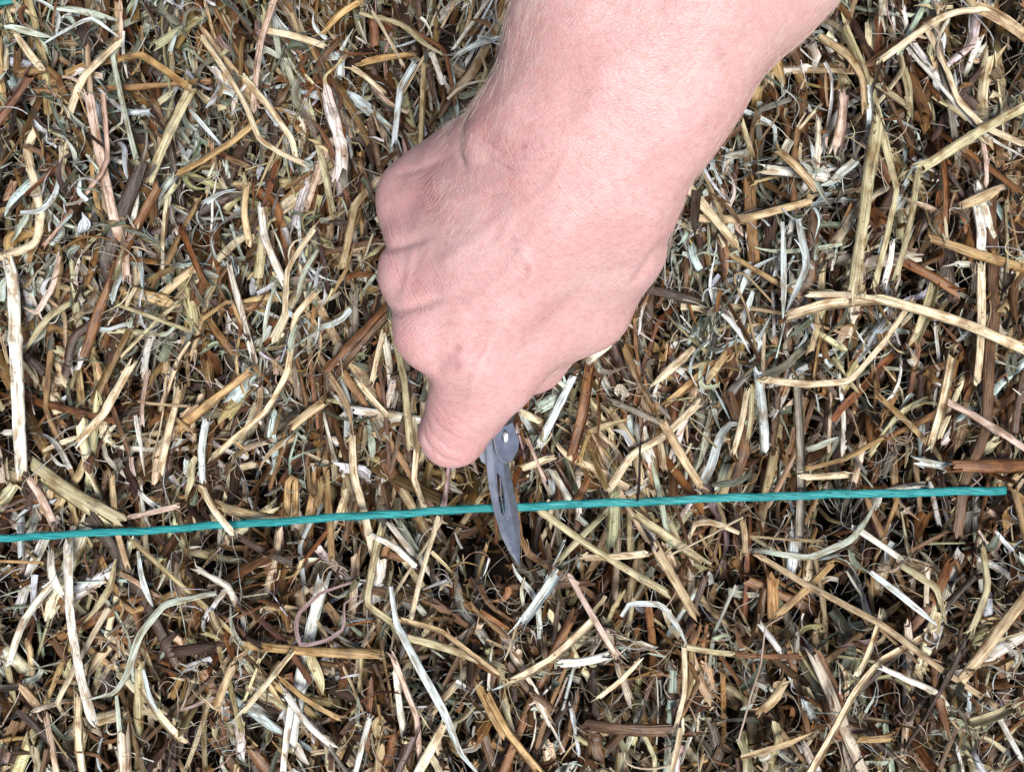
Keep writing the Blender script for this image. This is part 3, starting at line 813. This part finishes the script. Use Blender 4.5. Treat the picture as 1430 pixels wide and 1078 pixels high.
# relief: tendons, veins, folds and creases, each a line laid over the back of the hand
s = (H - V[:, 2]) / F
PX = 715 + V[:, 0] / s; PY = 539 - V[:, 1] / s
up = np.clip(nrm[:, 2] * 1.6 + 0.6, 0, 1)
def dist_line(pts):
    pts = np.array(pts, float); d = np.full(len(PX), 1e9); tt = np.zeros(len(PX)); n = len(pts) - 1
    for i, (a, b) in enumerate(zip(pts[:-1], pts[1:])):
        ba = b - a; h = np.clip(((PX - a[0]) * ba[0] + (PY - a[1]) * ba[1]) / (ba @ ba), 0, 1)
        x = np.hypot(PX - a[0] - h * ba[0], PY - a[1] - h * ba[1]); k = x < d
        d = np.where(k, x, d); tt = np.where(k, (i + h) / n, tt)
    return d, tt
disp = np.zeros(len(V))
LINES = [  # amount mm (+ ridge, - crease), width px, points
    (0.6, 15, [(800, 300), (735, 405), (690, 480), (655, 560)]), (0.5, 11, [(775, 290), (700, 390), (635, 440)]), (0.5, 10, [(740, 270), (660, 340), (610, 372)]), (0.4, 10, [(715, 250), (650, 275), (600, 285)]),
    (0.35, 6, [(690, 470), (664, 520), (652, 580)]), (0.4, 6, [(576, 345), (569, 385), (561, 422)]), (0.4, 7, [(720, 330), (745, 380), (720, 440), (735, 500)]), (0.4, 7, [(800, 200), (770, 260), (720, 300), (690, 350)]),
    (-0.3, 9, [(690, 470), (640, 420), (600, 418)]), (-1.2, 8, [(490, 342), (545, 345), (600, 330)]), (-1.1, 8, [(500, 440), (560, 433), (620, 415)]), (-0.9, 9, [(605, 520), (620, 505), (640, 480)]),
    (-0.4, 3.2, [(588, 590), (596, 618), (618, 640), (652, 650)]), (-0.3, 2.6, [(590, 606), (604, 632), (630, 646)]), (-0.3, 2.6, [(592, 582), (602, 606), (628, 628), (650, 634)]), (-0.3, 2.4, [(598, 575), (612, 596), (636, 610)]), (-0.25, 2.2, [(606, 560), (622, 580), (645, 590)]),
    (-1.0, 5, [(652, 150), (644, 180), (641, 215), (652, 235)]), (0.9, 14, [(662, 165), (656, 200), (664, 235)]),
    (-0.9, 6, [(945, 325), (915, 352), (890, 385), (880, 400)]), (0.25, 9, [(925, 352), (900, 385)]),
    (-0.35, 3, [(665, 190), (700, 215), (745, 225)]), (-0.3, 3, [(670, 215), (715, 240), (770, 246)]),
    (0.8, 16, [(620, 255), (575, 262), (548, 290)]), (-0.5, 6, [(545, 245), (590, 235), (632, 215)]),
]
for amt, w, pts in LINES:
    d, tt = dist_line(pts)
    disp += amt * np.exp(-(d / w) ** 2) * np.clip(np.minimum(tt, 1 - tt) * 5 + 0.15, 0, 1) * up
# fine skin lines, closer together over the knuckles
def wnoise(seed, sc):
    r = np.random.default_rng(seed); o = np.zeros(len(V))
    for _ in range(7):
        k = r.normal(0, 1, 3) * sc; o += np.sin(V @ k + r.random() * 6.28)
    return o / 2.6
kn = np.zeros(len(V))
for cx, cy, rr in ((585, 285, 60), (575, 376, 45), (590, 462, 45), (612, 610, 45), (595, 235, 50), (700, 200, 70)): kn = np.maximum(kn, np.exp(-((PX - cx) ** 2 + (PY - cy) ** 2) / rr ** 2))
w1, w2 = wnoise(1, 0.35), wnoise(2, 0.3)
ph = (V @ np.array([0.80, 0.55, 0.45])) * 3.1 + 3.2 * w1
ridge = (1 - np.abs(np.sin(ph))) ** 3
ph2 = (V @ np.array([-0.45, 0.85, 0.2])) * 2.3 + 3.0 * w2
ridge2 = (1 - np.abs(np.sin(ph2))) ** 3
hand = np.clip((PY + (PX - 800) * 0.3 - 120) / 120, 0, 1)
disp -= (0.12 + 0.20 * kn) * ridge * hand * np.clip(0.6 + w2, 0, 1.3) + (0.03 + 0.13 * kn) * ridge2 * np.clip(0.5 + w1, 0, 1.3)
disp += 0.28 * wnoise(3, 0.10) + 0.12 * wnoise(4, 0.28)
V = V + nrm * disp[:, None]
# pigment: freckles and a spot by the index knuckle; knuckle skin is redder
pig = np.ones((len(V), 3))
r = np.random.default_rng(8)
spots = [(640, 510, 8, 0.36), (618, 498, 13, 0.16), (733, 205, 4, 0.3), (930, 98, 5, 0.3), (1005, 75, 9, 0.22), (760, 205, 4, 0.25), (640, 487, 5, .2)] + [(r.uniform(620, 1150), r.uniform(-60, 420), r.uniform(2, 4.5), r.uniform(0.08, 0.22)) for _ in range(55)]
for cx, cy, rr, a in spots:
    g = a * np.exp(-(((PX - cx) ** 2 + (PY - cy) ** 2) / rr ** 2)) * up
    pig *= 1 - g[:, None] * np.array([0.75, 1.0, 0.95])
pig *= 1 - (0.16 * kn * np.clip(0.5 + 0.6 * w2, 0, 1))[:, None] * np.array([0.35, 1.0, 0.9])
person = build('person', V, Q, SKIN, pigment=pig)
tag(person, 'bare forearm and fist gripping a folding knife against the teal twine', 'person')

# short hairs on the back of the hand and the forearm
def hairs():
    r = np.random.default_rng(21)
    ok = np.where((nrm[:, 2] > -0.05) & (PY > -120) & (PY < 560) & (PX + 0.2 * PY > 660) & (hand < 2))[0]
    k = r.choice(ok, 3000)
    keep = r.random(len(k)) < np.clip(1.05 - (PY[k] - 150) / 480, 0.12, 1); k = k[keep]
    n = nrm[k]; N = len(k); Kp = 6
    a = np.deg2rad(205 + 25 * np.sin(PX[k] * 0.012) + np.clip((160 - PY[k]) / 8, -30, 25)) + r.normal(0, 0.30, N)
    d = np.stack([np.cos(a), np.sin(a), np.zeros(N)], 1); d = norm(d - (d * n).sum(1, keepdims=True) * n)
    side = np.cross(n, d); ln = r.uniform(3.0, 8.5, N); t = np.linspace(0, 1, Kp)[None, :, None]
    cv = r.normal(0, 0.35, N)[:, None, None]
    P = V[k][:, None] + ln[:, None, None] * (t * d[:, None] + cv * t ** 2 * side[:, None] + (0.17 * t - 0.06 * t ** 2) * n[:, None] * r.uniform(0.3, 1.1, N)[:, None, None])
    v, q, tt, lv = sweep(P, np.repeat(side[:, None], Kp, 1), np.linspace(0.045, 0.015, Kp)[None].repeat(N, 0), 'f', np.ones((N, 3)), seed=4)
    o = build('arm_hair', v, q, HAIR, person); o['kind'] = 'stuff'
hairs()

# ------------------------------------------------------------------ folding knife
A0 = at(704, 610, 36.0); TIP = at(725, 788, 5.0)
ku = norm(TIP - A0); kv = np.array([math.cos(0.42), 0, -math.sin(0.42)]); kv = norm(kv - (kv @ ku) * ku)
kn_ = np.cross(kv, -ku); kn_ = norm(kn_ if kn_[2] > 0 else -kn_)
CAM = np.array([0, 0, H])
def on_plane(px, py, off):
    d = at(px, py, 0) - CAM; o = A0 + kn_ * off
    return CAM + d * (((o - CAM) @ kn_) / (d @ kn_))
knife = empty('pocket_knife', tuple(A0 * 0.001)); KO = A0
tag(knife, 'folding pocket knife held in the fist, grey steel blade pressing on the teal twine', 'knife')
def kbuild(name, V, faces, m, parent=None, smooth=False):
    parent = parent or knife
    base = KO if parent is knife else KO
    o = build(name, np.asarray(V) - KO, faces, m, parent, smooth=smooth); return o
def plate(name, px, off, th, m, parent=None, bev=0.35):
    top = np.array([on_plane(x, y, off) for x, y in px]); bot = top - kn_ * th; n = len(px)
    i = np.arange(n); j = (i + 1) % n
    area = sum(px[k][0] * px[(k + 1) % n][1] - px[(k + 1) % n][0] * px[k][1] for k in range(n))
    if area > 0: top = top[::-1]; bot = bot[::-1]
    o = kbuild(name, np.concatenate([top, bot]), [np.stack([i, n + i, n + j, j], 1), i[None], (n + i[::-1])[None]], m, parent)
    if bev: b = o.modifiers.new('b', 'BEVEL'); b.width = bev * 0.001; b.segments = 2; b.limit_method = 'ANGLE'
    return o
def cut(o, cutters):
    for c in cutters:
        b = o.modifiers.new('c', 'BOOLEAN'); b.object = c; b.operation = 'DIFFERENCE'; b.solver = 'EXACT'
        o.modifiers.move(len(o.modifiers) - 1, 0)
    bpy.context.view_layer.update()
    me = bpy.data.meshes.new_from_object(o.evaluated_get(bpy.context.evaluated_depsgraph_get()))
    o.modifiers.clear(); o.data = me
    for c in cutters: bpy.data.objects.remove(c)

ys = np.linspace(590, 788.5, 40)
LO = np.array([(677, 590), (678.5, 625), (680, 656), (683, 681), (689.5, 714), (700, 748), (712, 772), (724.3, 789)])
LI = np.array([(686, 590), (688, 625), (690, 656), (692.3, 681), (697.5, 714), (706, 745), (715.5, 768), (724.7, 789)])
RE = np.array([(711, 590), (711, 650), (713, 661), (718.5, 688), (723, 710), (726, 731), (727, 755), (725.4, 789)])
rows = []
for y in ys:
    lo, li, re = (np.interp(y, c[:, 1], c[:, 0]) for c in (LO, LI, RE))
    k = min(1.0, (789.5 - y) / 60)
    rows.append([on_plane(lo, y, -1.5 * k), on_plane(li, y, 0), on_plane(li + (re - li) * 0.62, y, -0.05), on_plane(re, y, -1.0 * k), on_plane(re, y, -1.25 * k) , on_plane(lo, y, -2.6 * k)])
R = np.array(rows); n, M = R.shape[:2]
idx = np.arange(n * M).reshape(n, M); j2 = np.roll(idx, -1, 1)
blade = kbuild('blade', R.reshape(-1, 3), [np.stack([idx[:-1], idx[1:], j2[1:], j2[:-1]], -1).reshape(-1, 4), idx[0][None], idx[-1][::-1][None]], STEEL)
blade.data.materials.append(LIT_STEEL)
for p in blade.data.polygons:
    vs = [v % M for v in p.vertices]
    if len(vs) == 4 and set(vs) == {0, 1}: p.material_index = 1  # spine bevel gets the paler steel, its catch of light painted in
SLOT = [(698.5, 667), (701.5, 668), (705, 678), (708, 692), (710, 708), (710, 721), (708, 727), (705, 723), (702, 708), (699.5, 690)]
c1 = plate('cutter', SLOT, 4, 9, STEEL, bev=0)
cut(blade, [c1])
rim = np.array([on_plane(x, y, 0.05) for x, y in SLOT + SLOT[:1]])
rim = polyline(rim, 50); T = norm(np.gradient(rim, axis=0)); S = np.cross(T, kn_)
v, q, tt, lv = sweep((rim - KO)[None], S[None], np.full((1, 50), 0.28), 'f', np.ones((1, 3)))
build('slot_highlight', v, q, LIT_STEEL, blade)  # added pale bead that draws the highlight along the slot edge
bol = plate('bolster', [(684, 520), (708, 520), (711, 575), (725.5, 616), (724, 629), (716, 643), (707, 647), (699, 643), (692.5, 628), (689, 606), (686, 575)], 2.3, 2.0, STEEL, bev=0.4)
hole = [(709.5 + 4.6 * math.cos(a), 614 + 8.5 * math.sin(a)) for a in np.linspace(0, 2 * np.pi, 18, endpoint=False)]
cut(bol, [plate('cutter', hole, 6, 12, STEEL, bev=0)])
pin = [(708.3 + 4.2 * math.cos(a), 613.5 + 8.0 * math.sin(a)) for a in np.linspace(0, 2 * np.pi, 16, endpoint=False)]
plate('pivot_pin', pin, 2.0, 1.9, PIN, bev=0.3)
edge = polyline(np.array([on_plane(x, y, 2.2) for x, y in [(688, 600), (690.5, 618), (694, 634), (700, 643), (707, 646.5)]]), 24)
T = norm(np.gradient(edge, axis=0)); S = np.cross(T, kn_)
v, q, tt, lv = sweep((edge - KO)[None], S[None], np.full((1, 24), 0.45), 'f', np.ones((1, 3)))
build('bolster_edge', v, q, BRIGHT, bol)
plate('back_liner', [(664, 600), (690, 600), (692, 642), (682, 652), (673, 646), (668, 634)], -2.9, 1.6, BRIGHT, bev=0.3)
# handle running up inside the fist
hp = polyline(np.stack([at(696, 588, 41), at(686, 540, 50), at(672, 440, 57), at(660, 340, 60), at(655, 270, 60)]), 30)
T = norm(np.gradient(hp, axis=0)); S = norm(kv - (T @ kv)[:, None] * T); U = np.cross(T, S)
a = np.linspace(0, 2 * np.pi, 20, endpoint=False)
sq = lambda x: np.sign(x) * np.abs(x) ** 0.6
t = np.linspace(0, 1, 30); wd = 8.0 + 1.2 * np.sin(t * 6) ; wd[-1] = 4; wd[-2] = 6.6; wd[0] = 6
Hh = hp[:, None] + (sq(np.cos(a))[None] * wd[:, None])[..., None] * S[:, None] + (sq(np.sin(a)) * 5.0)[None, :, None] * U[:, None]
idx = np.arange(30 * 20).reshape(30, 20); j2 = np.roll(idx, -1, 1)
kbuild('handle', Hh.reshape(-1, 3), [np.stack([idx[:-1], j2[:-1], j2[1:], idx[1:]], -1).reshape(-1, 4), idx[0][::-1][None], idx[-1][None]], GRIP, smooth=True)

# ------------------------------------------------------------------ ground under the bale
g = 6000.0
tag(build('ground', np.array([(-g, -g, -362), (g, -g, -362), (g, g, -362), (-g, g, -362)]), np.array([[0, 1, 2, 3]]), EARTH), kind='structure')

# ------------------------------------------------------------------ light, sky, camera
SUN_AZ, SUN_EL = math.radians(-62), math.radians(68)      # azimuth from +X, from the lower right of the picture
w = bpy.data.worlds.new('World'); scene.world = w; w.use_nodes = True
nt = w.node_tree; bg = nt.nodes['Background']
sky = nt.nodes.new('ShaderNodeTexSky'); sky.sky_type = 'NISHITA'; sky.sun_disc = False
sky.sun_elevation = SUN_EL; sky.sun_rotation = math.radians(90) - SUN_AZ
sky.dust_density = 3.0; sky.air_density = 1.0
nt.links.new(sky.outputs[0], bg.inputs[0]); bg.inputs[1].default_value = 0.055
sl = bpy.data.lights.new('sun', 'SUN'); sl.energy = 2.9; sl.angle = math.radians(30); sl.color = (1.0, 0.965, 0.92)
so = bpy.data.objects.new('sun', sl); col.objects.link(so)
from mathutils import Vector
dv = Vector((math.cos(SUN_EL) * math.cos(SUN_AZ), math.cos(SUN_EL) * math.sin(SUN_AZ), math.sin(SUN_EL)))
so.rotation_euler = dv.to_track_quat('Z', 'Y').to_euler()
cam = bpy.data.cameras.new('camera'); co = bpy.data.objects.new('camera', cam); col.objects.link(co)
co.location = (0, 0, H * 0.001); cam.sensor_width = 36.0; cam.lens = F / 1430 * 36.0
cam.clip_start = 0.01; cam.clip_end = 200
scene.camera = co
scene.view_settings.view_transform = 'Standard'; scene.view_settings.look = 'None'
scene.view_settings.gamma = 1.0; scene.view_settings.use_curve_mapping = False
scene.view_settings.exposure = 0.54
scene.cycles.max_bounces = 5; scene.cycles.diffuse_bounces = 2
